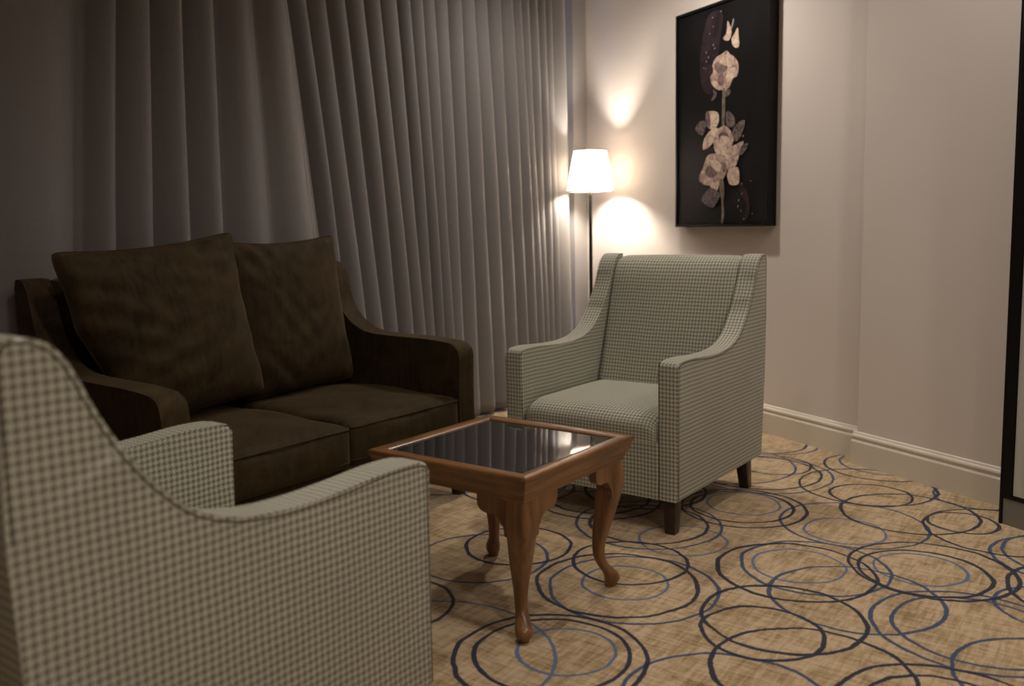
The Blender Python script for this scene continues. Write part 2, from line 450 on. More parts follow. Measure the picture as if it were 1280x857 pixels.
# ------------------------------------------------------------------ upholstery helpers
def rcushion(x0, x1, y0, y1, z0, z1, r, puff=(0, 0, 0), n=18, fn=None):
    """a stuffed block: rounded corners of radius r, faces bulged by puff (x, y, z)"""
    bm = bmesh.new()
    bmesh.ops.create_cube(bm, size=2)
    bmesh.ops.subdivide_edges(bm, edges=bm.edges[:], cuts=n, use_grid_fill=True)
    cx, cy, cz = (x0+x1)/2, (y0+y1)/2, (z0+z1)/2
    hx, hy, hz = (x1-x0)/2, (y1-y0)/2, (z1-z0)/2
    r = min(r, hx, hy, hz) * .999
    uvl = bm.loops.layers.uv.new('UVMap'); bm.normal_update()
    def warp(c):                                   # squeeze grid lines towards the borders
        return sgn(c) * (1 - (1 - abs(c)) ** 1.35)
    raw = {}
    for v in bm.verts:
        c = v.co.copy(); w = Vector([warp(t) for t in c])
        p = Vector((w.x*hx, w.y*hy, w.z*hz))
        q = Vector((max(-hx+r, min(hx-r, p.x)), max(-hy+r, min(hy-r, p.y)), max(-hz+r, min(hz-r, p.z))))
        d = p - q
        if d.length > 1e-9: p = q + d.normalized() * r
        bx = (1 - w.y**2) * (1 - w.z**2); by = (1 - w.x**2) * (1 - w.z**2); bz = (1 - w.x**2) * (1 - w.y**2)
        p.x += puff[0] * bx * w.x; p.y += puff[1] * by * w.y; p.z += puff[2] * bz * w.z
        raw[v] = Vector((w.x*hx, w.y*hy, w.z*hz))
        v.co = p + Vector((cx, cy, cz))
    for f in bm.faces:
        n_ = f.normal; ax = max(range(3), key=lambda i: abs(n_[i]))
        for l in f.loops:
            c = raw[l.vert]
            # unrolled so that the check runs on over the front edge
            l[uvl].uv = (c.y, c.z) if ax == 0 else ((c.x, c.z) if ax == 1 else (c.x, (hz + (c.y + hy)) if True else 0))
    if fn:
        for v in bm.verts: v.co = fn(v.co)
    return bm

def side_panel(x0, x1, top, ybot_back, zb, bw=.011, seg=3):
    """arm and wing in one: outline (depth, height) swept across the panel's width"""
    outline = [(0, zb)] + top + [ybot_back]
    bm = bmesh.new()
    A = [bm.verts.new((x0, y, z)) for y, z in outline]; B = [bm.verts.new((x1, y, z)) for y, z in outline]
    k = len(outline)
    L = [0]
    for i in range(1, k): L.append(L[-1] + math.hypot(outline[i][0]-outline[i-1][0], outline[i][1]-outline[i-1][1]))
    fa = bm.faces.new(A[::-1]); fb = bm.faces.new(B)
    for i in range(k): bm.faces.new((A[i], A[(i+1) % k], B[(i+1) % k], B[i]))
    rim = [e for e in bm.edges if (e in fa.edges) or (e in fb.edges)]
    bmesh.ops.bevel(bm, geom=rim, offset=bw, segments=seg, profile=.5, affect='EDGES', clamp_overlap=False)
    bmesh.ops.recalc_face_normals(bm, faces=bm.faces[:])
    uvl = bm.loops.layers.uv.new('UVMap'); bm.normal_update()
    def arc(y, z):
        best = (9, 0)
        for i in range(k-1):
            ax, az = outline[i]; bx_, bz = outline[i+1]; dx, dz = bx_-ax, bz-az; q = dx*dx+dz*dz
            t = max(0, min(1, ((y-ax)*dx + (z-az)*dz) / q)); dd = math.hypot(y-ax-dx*t, z-az-dz*t)
            if dd < best[0]: best = (dd, L[i] + t * math.sqrt(q))
        return best[1]
    for f in bm.faces:
        if abs(f.normal.x) > .7:
            for l in f.loops: l[uvl].uv = (l.vert.co.y, l.vert.co.z)
        else:
            for l in f.loops: l[uvl].uv = (l.vert.co.x, zb + arc(l.vert.co.y, l.vert.co.z))
    big = [f for f in bm.faces if len(f.verts) > 4]
    bm.normal_update(); bmesh.ops.triangulate(bm, faces=big)
    return bm, outline

def seam(x, outline, r, mt, parent, name='piping'):
    bm = bmesh.new(); tube(bm, [(x, y, z) for y, z in outline], r, 6)
    return obj(name, bm, mt, parent, uv=False)

def inset(outline, d):
    """outline moved inwards by d (open polyline, interior on the right side)"""
    out = []
    for i, p in enumerate(outline):
        a = outline[max(i-1, 0)]; b = outline[min(i+1, len(outline)-1)]
        tx, tz = b[0]-a[0], b[1]-a[1]; l = math.hypot(tx, tz) or 1
        out.append((p[0] + tz/l*d, p[1] - tx/l*d))
    return out

def tapered_leg(bm, x, y, zt, w0, w1, dx=0, dy=0):
    a = w0/2; c = w1/2
    T_ = [bm.verts.new((x+sx*a, y+sy*a, zt)) for sx, sy in ((-1,-1),(1,-1),(1,1),(-1,1))]
    B_ = [bm.verts.new((x+dx+sx*c, y+dy+sy*c, 0)) for sx, sy in ((-1,-1),(1,-1),(1,1),(-1,1))]
    bm.faces.new(T_); bm.faces.new(B_[::-1])
    for i in range(4): bm.faces.new((T_[i], B_[i], B_[(i+1) % 4], T_[(i+1) % 4]))
    bevel(bm, .003, 2)

# ------------------------------------------------------------------ checked armchairs
def make_armchair(label, loc, rotz, ds=1.0):
    root = thing('armchair', label, 'armchair', loc, rotz, 'checked armchairs facing each other')
    Wd, aw = .753, .078; hx = Wd/2
    top = catmull([(0, .605), (.012, .628), (.10, .634), (.20, .628), (.30, .624), (.39, .627), (.47, .641), (.54, .672), (.59, .717),
                   (.63, .765), (.663, .815), (.69, .865), (.71, .910), (.728, .945), (.752, .970), (.785, .982), (.812, .978)], 4)
    back_pts = [(.824, .955), (.824, .70), (.814, .45), (.798, .13)]
    for s in (-1, 1):
        x0, x1 = (s*hx - aw, s*hx) if s > 0 else (s*hx, s*hx + aw)
        bm, ol = side_panel(x0, x1, top + back_pts[:-1], back_pts[-1], .13)
        arm = obj('arm', bm, CHECK, root)
        so = hx * s - s * .0016
        edge = inset([(0.0, .14)] + top + back_pts[:2], .0085)
        seam(so, edge, .0026, CHECKSEAM, arm)
        seam(s * (hx - aw) + s * .0022, inset([(0.0, .14)] + top[:-2], .0035), .0020, CHECKSEAM, arm)
    ix = hx - aw
    YS = lambda c: c
    obj('front_rail', bbox(-ix, ix, -.002, .60, .13, .338, .0015, 1), CHECK, root)
    def seatfn(c):
        # the waterfall front edge
        f = max(0, 1 - c.y / .10)
        q = max(0, (c.z - .31) / .13)
        z = c.z - .026 * f * f * q
        side = abs(c.x) / ix
        z -= (.030 * max(0, side - .86) / .14) * q * f
        return Vector((c.x, c.y, z))
    obj('seat_cushion', rcushion(-ix + .001, ix - .001, -.001, .60, .300, .434, .034, (0, 0, .016), fn=seatfn), CHECK, root)
    def backfn(c):
        t = (c.z - .40) / .55
        y = c.y + .172 * t
        y += .02 * max(0, (c.z - .86) / .11) ** 2
        return Vector((c.x, y, c.z))
    obj('back_cushion', rcushion(-ix + .001, ix - .001, .545, .645, .405, .972, .038, (0, .012, .004), fn=backfn), CHECK, root)
    def bpfn(c): return Vector((c.x, c.y + .02 + .026 * min(1, (c.z - .13) / .6), c.z))
    obj('back_panel', rcushion(-ix - .001, ix + .001, .735, .774, .13, .966, .018, (0, .002, 0), n=10, fn=bpfn), CHECK, root)
    for sx in (-1, 1):
        for yy, dy in ((.045, 0), (.70, .03)):
            bm = bmesh.new(); tapered_leg(bm, sx * (hx - .045), yy, .131, .052, .040, 0, dy)
            obj('leg', bm, DARKWOOD, root)
    if ds != 1.0:
        def stretch(o):
            for v in (o.data.vertices if o.data else ()): v.co.y *= ds
            for c in o.children: stretch(c)
        bpy.context.view_layer.update(); stretch(root)
    return root

make_armchair('checked grey-beige armchair facing us beyond the table, in front of the painting wall', (2.81, 1.7535, 0), -PI/2)
make_armchair('checked grey-beige armchair seen from its side, nearest to us at the left edge', (1.374, 1.6265, 0), PI/2, 1.03)

# ------------------------------------------------------------------ brown two-seat sofa
sofa = thing('sofa', 'dark brown velvet two-seat sofa with its back to the grey curtains', 'sofa', (2.145, 2.335, 0), 0)
SW, sa = 1.435, .095; shx = SW/2
stop = catmull([(.0, .575), (.008, .612), (.035, .638), (.10, .647), (.20, .652), (.32, .653), (.43, .655), (.52, .661), (.58, .678), (.64, .712),
                (.69, .765), (.72, .83), (.74, .90), (.762, .948), (.795, .968), (.828, .962)], 4)
sback = [(.838, .94), (.838, .60), (.822, .14)]
for s in (-1, 1):
    x0, x1 = (s*shx - sa, s*shx) if s > 0 else (s*shx, s*shx + sa)
    bm, ol = side_panel(x0, x1, stop + sback[:-1], sback[-1], .14, .016, 4)
    arm = obj('arm', bm, VELVET, sofa)
    seam(s*shx - s*.004, inset([(0, .15)] + stop + sback[:2], .0045), .0032, PIPING, arm)
    seam(s*(shx - sa) + s*.004, inset([(0, .15)] + stop[:-6], .0045), .0032, PIPING, arm)
six = shx - sa
obj('front_rail', bbox(-six, six, .02, .60, .14, .275, .01, 3), VELVET, sofa)
obj('back', rcushion(-six - .001, six + .001, .725, .832, .14, .968, .035, (0, .004, 0), n=12), VELVET, sofa)
def seat_piping(x0, x1, y0, y1, z, r, parent):
    c = .03; pts = []
    for cx, cy, a0 in ((x1-c, y1-c, 0), (x0+c, y1-c, 90), (x0+c, y0+c, 180), (x1-c, y0+c, 270)):
        for k in range(5):
            a = math.radians(a0 + k*22.5); pts.append((cx + c*math.cos(a), cy + c*math.sin(a), z))
    bm = bmesh.new(); tube(bm, pts, r, 6, closed=True); obj('piping', bm, VELVET, parent, uv=False)
for x0, x1, dz, y0 in ((-six + .002, .012, .0, -.012), (.016, six - .002, .002, -.002)):
    def fn(c, x0=x0, x1=x1):
        u = (c.x - x0) / (x1 - x0)
        return Vector((c.x, c.y, c.z + (.005 * math.sin(9 * u + 14 * c.y) if c.z > .36 else 0) - .012 * max(0, 1 - (c.y + .01) / .16)**2))
    seat = obj('seat_cushion', rcushion(x0, x1, y0, .715, .277, .430 + dz, .030, (.004, .018, .018), fn=fn), VELVET, sofa)
    seat_piping(x0 + .004, x1 - .004, y0 - .001, .70, .411, .0042, seat)
    seat_piping(x0 + .004, x1 - .004, y0 - .001, .70, .292, .0042, seat)
for sx in (-1, 1):
    for yy in (.05, .76):
        bm = bmesh.new(); tapered_leg(bm, sx * (shx - .06), yy, .141, .055, .042)
        obj('leg', bm, DARKWOOD, sofa)

def pillow(w, h, th, label, loc, rot, seed, pinch=0):
    rnd = random.Random(seed)
    bm = bmesh.new(); N = 44
    f = [[None]*(N+1) for _ in range(N+1)]; g = [[None]*(N+1) for _ in range(N+1)]
    wr = [(rnd.uniform(-1, 1), rnd.uniform(-1, 1), rnd.uniform(0, PI), rnd.uniform(14, 26), rnd.uniform(.002, .0055)) for _ in range(11)]
    for i in range(N+1):
        for j in range(N+1):
            u = -1 + 2*i/N; v = -1 + 2*j/N
            # sides bow inwards a little between the pointed corners
            x = u * w/2 * (1 - .085 * (1 - v*v) - .02 * (1 - v**4)) ; z = v * h/2 * (1 - (.075 * (1 - u*u) + .02 * (1 - u**4)) * (1 if v > 0 else .35))
            cr = 1 - .05 * (abs(u) * abs(v)) ** 10; x *= cr; z *= cr
            if u < 0: x *= 1 - pinch * max(0, min(1, (.15 - v) / .5))
            k = max(0, (1 - abs(u)**2.6)) ** .44 * max(0, (1 - abs(v)**2.6)) ** .44
            t = th/2 * k
            wk = 0
            for a, b_, th_, fr, am in wr:
                d = math.hypot(u - a, v - b_)
                wk += am * math.sin((u*math.cos(th_) + v*math.sin(th_)) * fr) * math.exp(-(d*1.9)**2)
            edge = min(1, k * 2.2)
            # slump: fuller low down
            t *= 1 - .16 * v
            f[i][j] = bm.verts.new((x, -t - wk*edge, z))
            g[i][j] = f[i][j] if i in (0, N) or j in (0, N) else bm.verts.new((x, t*.8 + wk*edge*.5, z))
    for i in range(N):
        for j in range(N):
            bm.faces.new((f[i][j], f[i+1][j], f[i+1][j+1], f[i][j+1]))
            bm.faces.new((g[i][j], g[i][j+1], g[i+1][j+1], g[i+1][j]))
    P = [f[i][0].co.copy() for i in range(N)] + [f[N][j].co.copy() for j in range(N)] + [f[i][N].co.copy() for i in range(N, 0, -1)] + [f[0][j].co.copy() for j in range(N, 0, -1)]
    root = thing('cushion', label, 'cushion', loc, 0, 'brown velvet cushions on the sofa')
    root.rotation_euler = rot
    c = obj('cushion_cover', bm, VELVET, root)
    b2 = bmesh.new(); tube(b2, P, .003, 6, closed=True); obj('piping', b2, VELVET, c, uv=False)
    return root
pillow(.73, .645, .215, 'big square brown velvet cushion leaning on the left half of the sofa', (1.820, 2.895, .775), (math.radians(-8.5), math.radians(-4.5), math.radians(1)), 3, .2)
pillow(.60, .650, .17, 'square brown velvet cushion on the right half of the sofa, tucked behind its neighbour', (2.435, 2.970, .768), (math.radians(-7.5), math.radians(-1.5), math.radians(-1)), 8)

# ------------------------------------------------------------------ side table with inset dark glass
tab = thing('coffee_table', 'square reddish wood table with dark glass top and curved legs, between the seats', 'table', (2.092, 1.598, 0), 0)
tt, ht = .472, .2855
prof = [(-.002, 0), (0, -.003), (0, -.012), (-.003, -.017), (-.006, -.021), (-.007, -.028), (-.009, -.038), (-.013, -.047), (-.018, -.053), (-.020, -.056), (-.020, -.063), (-.024, -.065), (-.024, -.074)]
inner = .044                                                # width of the frame round the glass
for k in range(4):
    # four mitred mouldings
    bm = bmesh.new()
    ring = [(ht + o, tt + z) for o, z in prof] + [(ht - inner, tt - .074), (ht - inner, tt - .004), (ht - inner + .006, tt + .0005), (ht - .006, tt + .0015)]
    A = [bm.verts.new((-r, -r, z)) for r, z in ring]; B = [bm.verts.new((r, -r, z)) for r, z in ring]
    n = len(ring)
    for i in range(n): bm.faces.new((A[i], B[i], B[(i+1) % n], A[(i+1) % n]))
    bm.faces.new(A); bm.faces.new(B[::-1])
    bmesh.ops.rotate(bm, verts=bm.verts[:], cent=(0, 0, 0), matrix=Matrix.Rotation(k * PI/2, 3, 'Z'))
    obj('top_frame', bm, WOODH if k % 2 == 0 else WOODH2, tab)
bm = bmesh.new(); q = ht - inner + .001
box(bm, -q, q, -q, q, tt - .014, tt - .005); obj('glass_top', bm, BLACKGLASS, tab, smooth=False)
bm = bmesh.new(); box(bm, -q, q, -q, q, tt - .030, tt - .0145); obj('glass_support', bm, WOODH, tab, smooth=False)
def cab_leg(sx, sy):
    bm = bmesh.new(); rings = []
    # height, diagonal offset from the post, half side, squareness
    secs = catmull([(.399, .000, .0350, 6), (.370, .002, .0358, 6), (.340, .005, .0355, 6), (.305, .003, .0335, 5.5), (.26, -.004, .0300, 5), (.20, -.014, .0248, 4.4),
            (.14, -.022, .0185, 3.6), (.100, -.022, .0165, 3), (.075, -.015, .0165, 2.6), (.055, -.004, .0200, 2.2), (.038, .006, .0240, 2), (.020, .008, .0235, 2), (.008, .004, .0175, 2), (0, .003, .0160, 2)], 4)
    n = 24; b0 = ht - .024 - .035
    for z, o, h, e in secs:
        cx = sx * (b0 + o * .7071 * 1.35); cy = sy * (b0 + o * .7071 * 1.35); R = []
        for i in range(n):
            a = 2*PI*i/n + PI/n; c, s_ = math.cos(a), math.sin(a)
            R.append(bm.verts.new((cx + h * sgn(c) * abs(c) ** (2/e), cy + h * sgn(s_) * abs(s_) ** (2/e), z)))
        rings.append(R)
    for A, B in zip(rings, rings[1:]):
        for i in range(n): bm.faces.new((A[i], A[(i+1) % n], B[(i+1) % n], B[i]))
    bm.faces.new(rings[0]); bm.faces.new(rings[-1][::-1])
    leg = obj('leg', bm, WOOD, tab)
    # scalloped ear brackets on both faces beside the leg
    e0 = b0 - .032
    shape = [(e0 + .02, .399), (e0 - .092, .399), (e0 - .092, .372), (e0 - .088, .362), (e0 - .079, .354), (e0 - .066, .350), (e0 - .040, .350), (e0 - .028, .347),
             (e0 - .016, .338), (e0 - .011, .326), (e0 - .005, .322), (e0 - .002, .312), (e0 - .001, .296), (e0 + .02, .290)]
    for axis in (0, 1):
        bm = bmesh.new(); yo = b0 + .0335; yi = b0 + .008
        A = []; B = []
        for x, z in shape:
            if axis == 0: A.append(bm.verts.new((sx*x, sy*yo, z))); B.append(bm.verts.new((sx*x, sy*yi, z)))
            else: A.append(bm.verts.new((sx*yo, sy*x, z))); B.append(bm.verts.new((sx*yi, sy*x, z)))
        k = len(shape)
        bm.faces.new(A); bm.faces.new(B[::-1])
        for i in range(k): bm.faces.new((A[i], A[(i+1) % k], B[(i+1) % k], B[i]))
        bm.normal_update(); bmesh.ops.triangulate(bm, faces=[f for f in bm.faces if len(f.verts) > 4])
        obj('bracket', bm, WOOD, leg, smooth=False)
for sx in (-1, 1):
    for sy in (-1, 1): cab_leg(sx, sy)

# ------------------------------------------------------------------ floor lamp
lx, ly = W(.519, 5.812)
lamp = thing('floor_lamp', 'lit floor lamp with dark pole and white tapered shade in the corner', 'lamp', (lx, ly, 0))
bm = bmesh.new(); lathe(bm, [(.135, 0), (.135, .014), (.128, .020), (.04, .028), (.018, .040), (.011, .06)]); obj('base', bm, BLACKMETAL, lamp)
bm = bmesh.new(); lathe(bm, [(.0115, .04), (.0115, 1.305)], 16); obj('pole', bm, BLACKMETAL, lamp)
bm = bmesh.new(); lathe(bm, [(.014, 1.300), (.015, 1.306), (.015, 1.318), (.010, 1.322), (.013, 1.330), (.016, 1.335), (.016, 1.372), (.012, 1.376)], 20); obj('socket', bm, CHROME, lamp)
SH, nt, b = mat('lamp_shade_fabric')
for n_ in list(nt.nodes):
    if n_.type != 'OUTPUT_MATERIAL': nt.nodes.remove(n_)
outn = nt.nodes[0]
dif = node(nt, 'ShaderNodeBsdfDiffuse'); dif.inputs[0].default_value = (.85, .80, .72, 1)
trl = node(nt, 'ShaderNodeBsdfTranslucent'); trl.inputs[0].default_value = (.40, .365, .32, 1)
mx = node(nt, 'ShaderNodeMixShader'); mx.inputs[0].default_value = .42
nt.links.new(dif.outputs[0], mx.inputs[1]); nt.links.new(trl.outputs[0], mx.inputs[2]); nt.links.new(mx.outputs[0], outn.inputs[0])
rb, rt_, zb_, zt_ = .150, .104, 1.325, 1.582
bm = bmesh.new(); lathe(bm, [(rb, zb_), (rb*.5 + rt_*.5, (zb_ + zt_)/2), (rt_, zt_)], 48, caps=False); shade = obj('lamp_shade', bm, SH, lamp)
TR = plain('shade_trim', (.07, .055, .045), .8)
for r, z in ((rb - .0045, zb_ + .028), (rt_, zt_), (rb, zb_)):
    bm = bmesh.new(); tube(bm, [(r*math.cos(2*PI*k/48), r*math.sin(2*PI*k/48), z) for k in range(48)], .004, 6, closed=True); obj('trim_ring', bm, TR, shade, uv=False)
bm = bmesh.new()
for a in (0, 2*PI/3, 4*PI/3): tube(bm, [(.012*math.cos(a), .012*math.sin(a), 1.345), (rb*.985*math.cos(a), rb*.985*math.sin(a), zb_ + .012)], .0018, 5)
obj('shade_carrier', bm, CHROME, shade, uv=False)
BL, nt, b = mat('glowing_bulb'); b.inputs['Base Color'].default_value = (1, .9, .75, 1)
b.inputs['Emission Color'].default_value = (1, .88, .74, 1); b.inputs['Emission Strength'].default_value = 850.0
bm = bmesh.new(); lathe(bm, [(.010, 1.374), (.014, 1.381), (.026, 1.406), (.030, 1.428), (.026, 1.451), (.014, 1.464), (.003, 1.468)], 24); obj('bulb', bm, BL, lamp)

# ------------------------------------------------------------------ framed flower print
pc = pw(1.435, NF, 1.687)
rot = math.atan2(wd.y, wd.x)
pic = thing('picture', 'tall black-framed print of pale roses on black, hanging on the wall', 'picture', pc, rot)
# local x along the wall (away from the corner), local y INTO the wall is +wn ; check handedness
ysign = 1.0 if (Matrix.Rotation(rot, 3, 'Z') @ Vector((0, 1, 0))).dot(wn) > 0 else -1.0
hw, hh, dp = .387, .598, .060
def py(d): return -ysign * d                                # d = distance out from the wall
bm = bmesh.new()
def fbox(bm, x0, x1, z0, z1, d0, d1):
    a, c = sorted((py(d0), py(d1))); box(bm, x0, x1, a, c, z0, z1)
for k, (x0, x1, z0, z1) in enumerate(((-hw, -hw + .014, -hh, hh), (hw - .014, hw, -hh, hh), (-hw + .014, hw - .014, -hh, -hh + .014), (-hw + .014, hw - .014, hh - .014, hh))):
    fbox(bm, x0, x1, z0, z1, .001, dp)
obj('frame', bm, BLACK, pic, smooth=False)
iw, ih, cd = hw - .018, hh - .018, .052
bm = bmesh.new(); fbox(bm, -iw, iw, -ih, ih, .004, cd)
m, nt, b = mat('print_black'); v = coords(nt, scale=(1.6, 1, 1))
cc = ramp(nt, noise(nt, v, 1.4, 2), [(.35, (.0035, .003, .0028)), (.7, (.009, .009, .0105))])
nt.links.new(cc, b.inputs['Base Color']); b.inputs['Roughness'].default_value = .6; b.inputs['Specular IOR Level'].default_value = .12
canvas = obj('canvas', bm, m, pic, smooth=False)
def ink(name, a, c, sc=16):
    m, nt, b = mat(name); v = coords(nt)
    nt.links.new(ramp(nt, noise(nt, v, sc, 4, .6, 1.5), [(.36, a), (.62, c)]), b.inputs['Base Color']); b.inputs['Roughness'].default_value = .6; b.inputs['Specular IOR Level'].default_value = .12
    return m
INK = {'cream': ink('print_cream', (.42, .31, .23), (.72, .57, .45)), 'rose': ink('print_rose', (.24, .16, .135), (.62, .46, .37), 22),
       'mauve': ink('print_mauve', (.10, .062, .065), (.24, .16, .15)), 'pale': ink('print_pale', (.2, .18, .17), (.35, .3, .28)),
       'veil': ink('print_veil', (.035, .026, .028), (.17, .13, .125), 34), 'stem': ink('print_stem', (.11, .085, .055), (.22, .175, .13)),
       'haze': ink('print_haze', (.016, .010, .012), (.035, .022, .027), 8), 'brown': ink('print_brown', (.010, .005, .004), (.040, .019, .014), 10)}
names = list(INK)
ART = [('cream',[(0.0552,0.4828),(0.0724,0.4649),(0.0897,0.4257),(0.079,0.3919),(0.0566,0.3817),(0.0222,0.399),(0.0447,0.42),(0.0523,0.4474)]),
('cream',[(0.1394,0.4337),(0.1123,0.407),(0.0903,0.3862),(0.102,0.3482),(0.1355,0.3315),(0.1517,0.3499),(0.1457,0.3864)]),
('pale',[(0.1033,0.4872),(0.108,0.472),(0.0951,0.4389),(0.0861,0.4479)]),
('rose',[(0.0516,0.332),(0.0802,0.309),(0.1084,0.2933),(0.1421,0.259),(0.1482,0.2223),(0.1377,0.1882),(0.1045,0.1788),(0.0825,0.1458),(0.0543,0.1279),(0.0316,0.1164),(0.014,0.1335),(-0.021,0.1384),(-0.0688,0.1749),(-0.0812,0.2141),(-0.0576,0.2402),(-0.064,0.2784),(-0.0348,0.3105),(0.0117,0.3208)]),
('mauve',[(-0.0496,0.2686),(-0.0147,0.2924),(0.0294,0.285),(0.0639,0.2611),(0.053,0.2302),(0.0071,0.2228),(-0.0339,0.2365)]),
('cream',[(-0.0146,0.285),(0.0235,0.2933),(0.0807,0.2692),(0.0868,0.2393),(0.0527,0.2521),(0.0181,0.265)]),
('mauve',[(-0.0217,0.1977),(0.0186,0.2283),(0.0304,0.2045),(0.031,0.1605),(-0.0037,0.1582)]),
('cream',[(0.07,0.2275),(0.1204,0.2339),(0.132,0.1962),(0.0932,0.1805),(0.0652,0.1628),(0.0478,0.1873)]),
('veil',[(-0.0506,0.1425),(-0.0267,0.1244),(-0.0382,0.0962),(-0.0678,0.0851),(-0.0562,0.1135)]),
('veil',[(0.0543,0.1279),(0.0884,0.1232),(0.0831,0.1021),(0.0548,0.0913),(0.0431,0.1112)]),
('stem',[(0.0234,0.1249),(0.0453,0.1219),(0.0427,-0.0299),(0.0218,-0.0277)]),
('cream',[(-0.1079,0.0303),(-0.0186,0.0197),(-0.0055,-0.0294),(-0.0365,-0.066),(-0.0876,-0.0607),(-0.1139,-0.0175)]),
('mauve',[(-0.1079,0.0303),(-0.0885,0.028),(-0.0751,-0.0218),(-0.0811,-0.0614),(-0.1007,-0.0432),(-0.1205,-0.0087)]),
('veil',[(-0.2062,-0.0445),(-0.1598,-0.0125),(-0.1138,-0.0257),(-0.1199,-0.0656),(-0.1459,-0.0915),(-0.1858,-0.0754)]),
('veil',[(0.2051,-0.0486),(0.1943,-0.0972),(0.16,-0.1439),(0.1124,-0.1435),(0.1116,-0.0888),(0.1527,-0.0544)]),
('veil',[(0.0558,0.011),(0.1044,-0.0025),(0.1288,-0.0441),(0.1114,-0.0733),(0.0628,-0.0604)]),
('stem',[(0.0248,0.0304),(0.0433,0.0281),(0.0421,-0.0661),(0.0223,-0.064)]),
('haze',[(-0.0931,-0.1574),(-0.0289,-0.1708),(-0.0285,-0.211),(-0.0927,-0.1899)]),
('cream',[(-0.1386,-0.1699),(-0.126,-0.1138),(-0.0682,-0.0708),(-0.005,-0.0692),(-0.017,-0.1158),(-0.0801,-0.1584)]),
('rose',[(-0.0111,-0.0765),(0.0445,-0.0585),(0.0997,-0.0955),(0.1184,-0.144),(0.0949,-0.1811),(0.0339,-0.1919),(-0.0352,-0.1783),(-0.0421,-0.1295)]),
('mauve',[(-0.0046,-0.101),(0.0449,-0.09),(0.0819,-0.1172),(0.0579,-0.1465),(0.0146,-0.1426)]),
('cream',[(0.0106,-0.1144),(0.0575,-0.1149),(0.0883,-0.1413),(0.0581,-0.1583),(0.0211,-0.163)]),
('rose',[(0.0585,-0.1939),(0.1307,-0.1685),(0.2011,-0.1554),(0.1727,-0.2031),(0.15,-0.2635),(0.1026,-0.2996),(0.0597,-0.2811)]),
('veil',[(0.1782,-0.1803),(0.2359,-0.1699),(0.2135,-0.2063),(0.173,-0.2263)]),
('cream',[(-0.0356,-0.1381),(0.0583,-0.1741),(0.0834,-0.2274),(0.0471,-0.2564),(-0.0031,-0.2209),(-0.0313,-0.1867)]),
('rose',[(-0.1703,-0.3326),(-0.1311,-0.2688),(-0.0926,-0.2061),(-0.0033,-0.2049),(0.059,-0.2256),(0.0721,-0.2898),(0.0358,-0.3434),(-0.0267,-0.3644),(-0.1039,-0.3689)]),
('mauve',[(-0.1177,-0.2943),(-0.0662,-0.2568),(-0.0025,-0.2691),(-0.0146,-0.3166),(-0.0783,-0.3292)]),
('cream',[(-0.0857,-0.2392),(-0.0218,-0.2356),(0.0225,-0.2707),(0.0041,-0.3016),(-0.0403,-0.2827)]),
('mauve',[(0.0285,-0.2552),(0.0594,-0.2613),(0.0599,-0.297),(0.0353,-0.2995)]),
('cream',[(0.0784,-0.306),(0.1563,-0.2873),(0.1693,-0.3661),(0.1219,-0.3795),(0.0853,-0.3619)]),
('cream',[(-0.065,-0.3707),(0.011,-0.3501),(-0.0135,-0.4055),(-0.0454,-0.396)]),
('veil',[(-0.1426,-0.4499),(-0.0906,-0.3941),(-0.0391,-0.3882),(0.0119,-0.4226),(-0.0128,-0.4703),(-0.0572,-0.4936)]),
('stem',[(0.0109,-0.3421),(0.0421,-0.3517),(0.0516,-0.4161),(0.0436,-0.4639),(0.0508,-0.5364),(0.0364,-0.5806),(0.0288,-0.5765),(0.0314,-0.4796),(0.0143,-0.4146)]),
('brown',[(0.1693,-0.3661),(0.2166,-0.3916),(0.2586,-0.486),(0.2424,-0.5476),(0.2135,-0.5549),(0.2298,-0.4852),(0.182,-0.4213)]),]
HAZE = [(-0.0907, 0.5494), (0.0147, 0.5344), (-0.0065, 0.3861), (-0.0506, 0.1425), (-0.1473, 0.156), (-0.1732, 0.3038), (-0.15, 0.45)]
DOTS =  [(0.2006, -0.1285), (0.2302, -0.1733), (0.2622, -0.363), (0.193, -0.375), (0.1962, -0.4257), (0.1708, -0.46), (0.1894, -0.5153), (0.2136, -0.5588), (0.2766, -0.5327), (0.1654, -0.4912), (0.0146, 0.5416), (-0.0549, 0.5235), (-0.0484, 0.4746), (-0.0776, 0.4436), (-0.0473, 0.3789), (-0.0353, 0.3584), (-0.1066, 0.3488), (-0.1061, 0.3002), (-0.13, 0.2704), (-0.0883, 0.3195), (-0.1118, 0.2637)]
bm = bmesh.new()
def blob(pts, lvl, mi, smooth_n=5):
    # closed Catmull-Rom outline
    n = len(pts); P = []
    for i in range(n):
        p0, p1, p2, p3 = pts[i-1], pts[i], pts[(i+1) % n], pts[(i+2) % n]
        for k in range(smooth_n):
            t = k / smooth_n
            P.append(tuple(0.5*((2*p1[j]) + (-p0[j]+p2[j])*t + (2*p0[j]-5*p1[j]+4*p2[j]-p3[j])*t*t + (-p0[j]+3*p1[j]-3*p2[j]+p3[j])*t**3) for j in (0, 1)))
    f = bm.faces.new([bm.verts.new((x, py(cd + .0003 + .00025*lvl), z)) for x, z in P]); f.material_index = mi
    return P
blob(HAZE, 0, names.index('haze'))
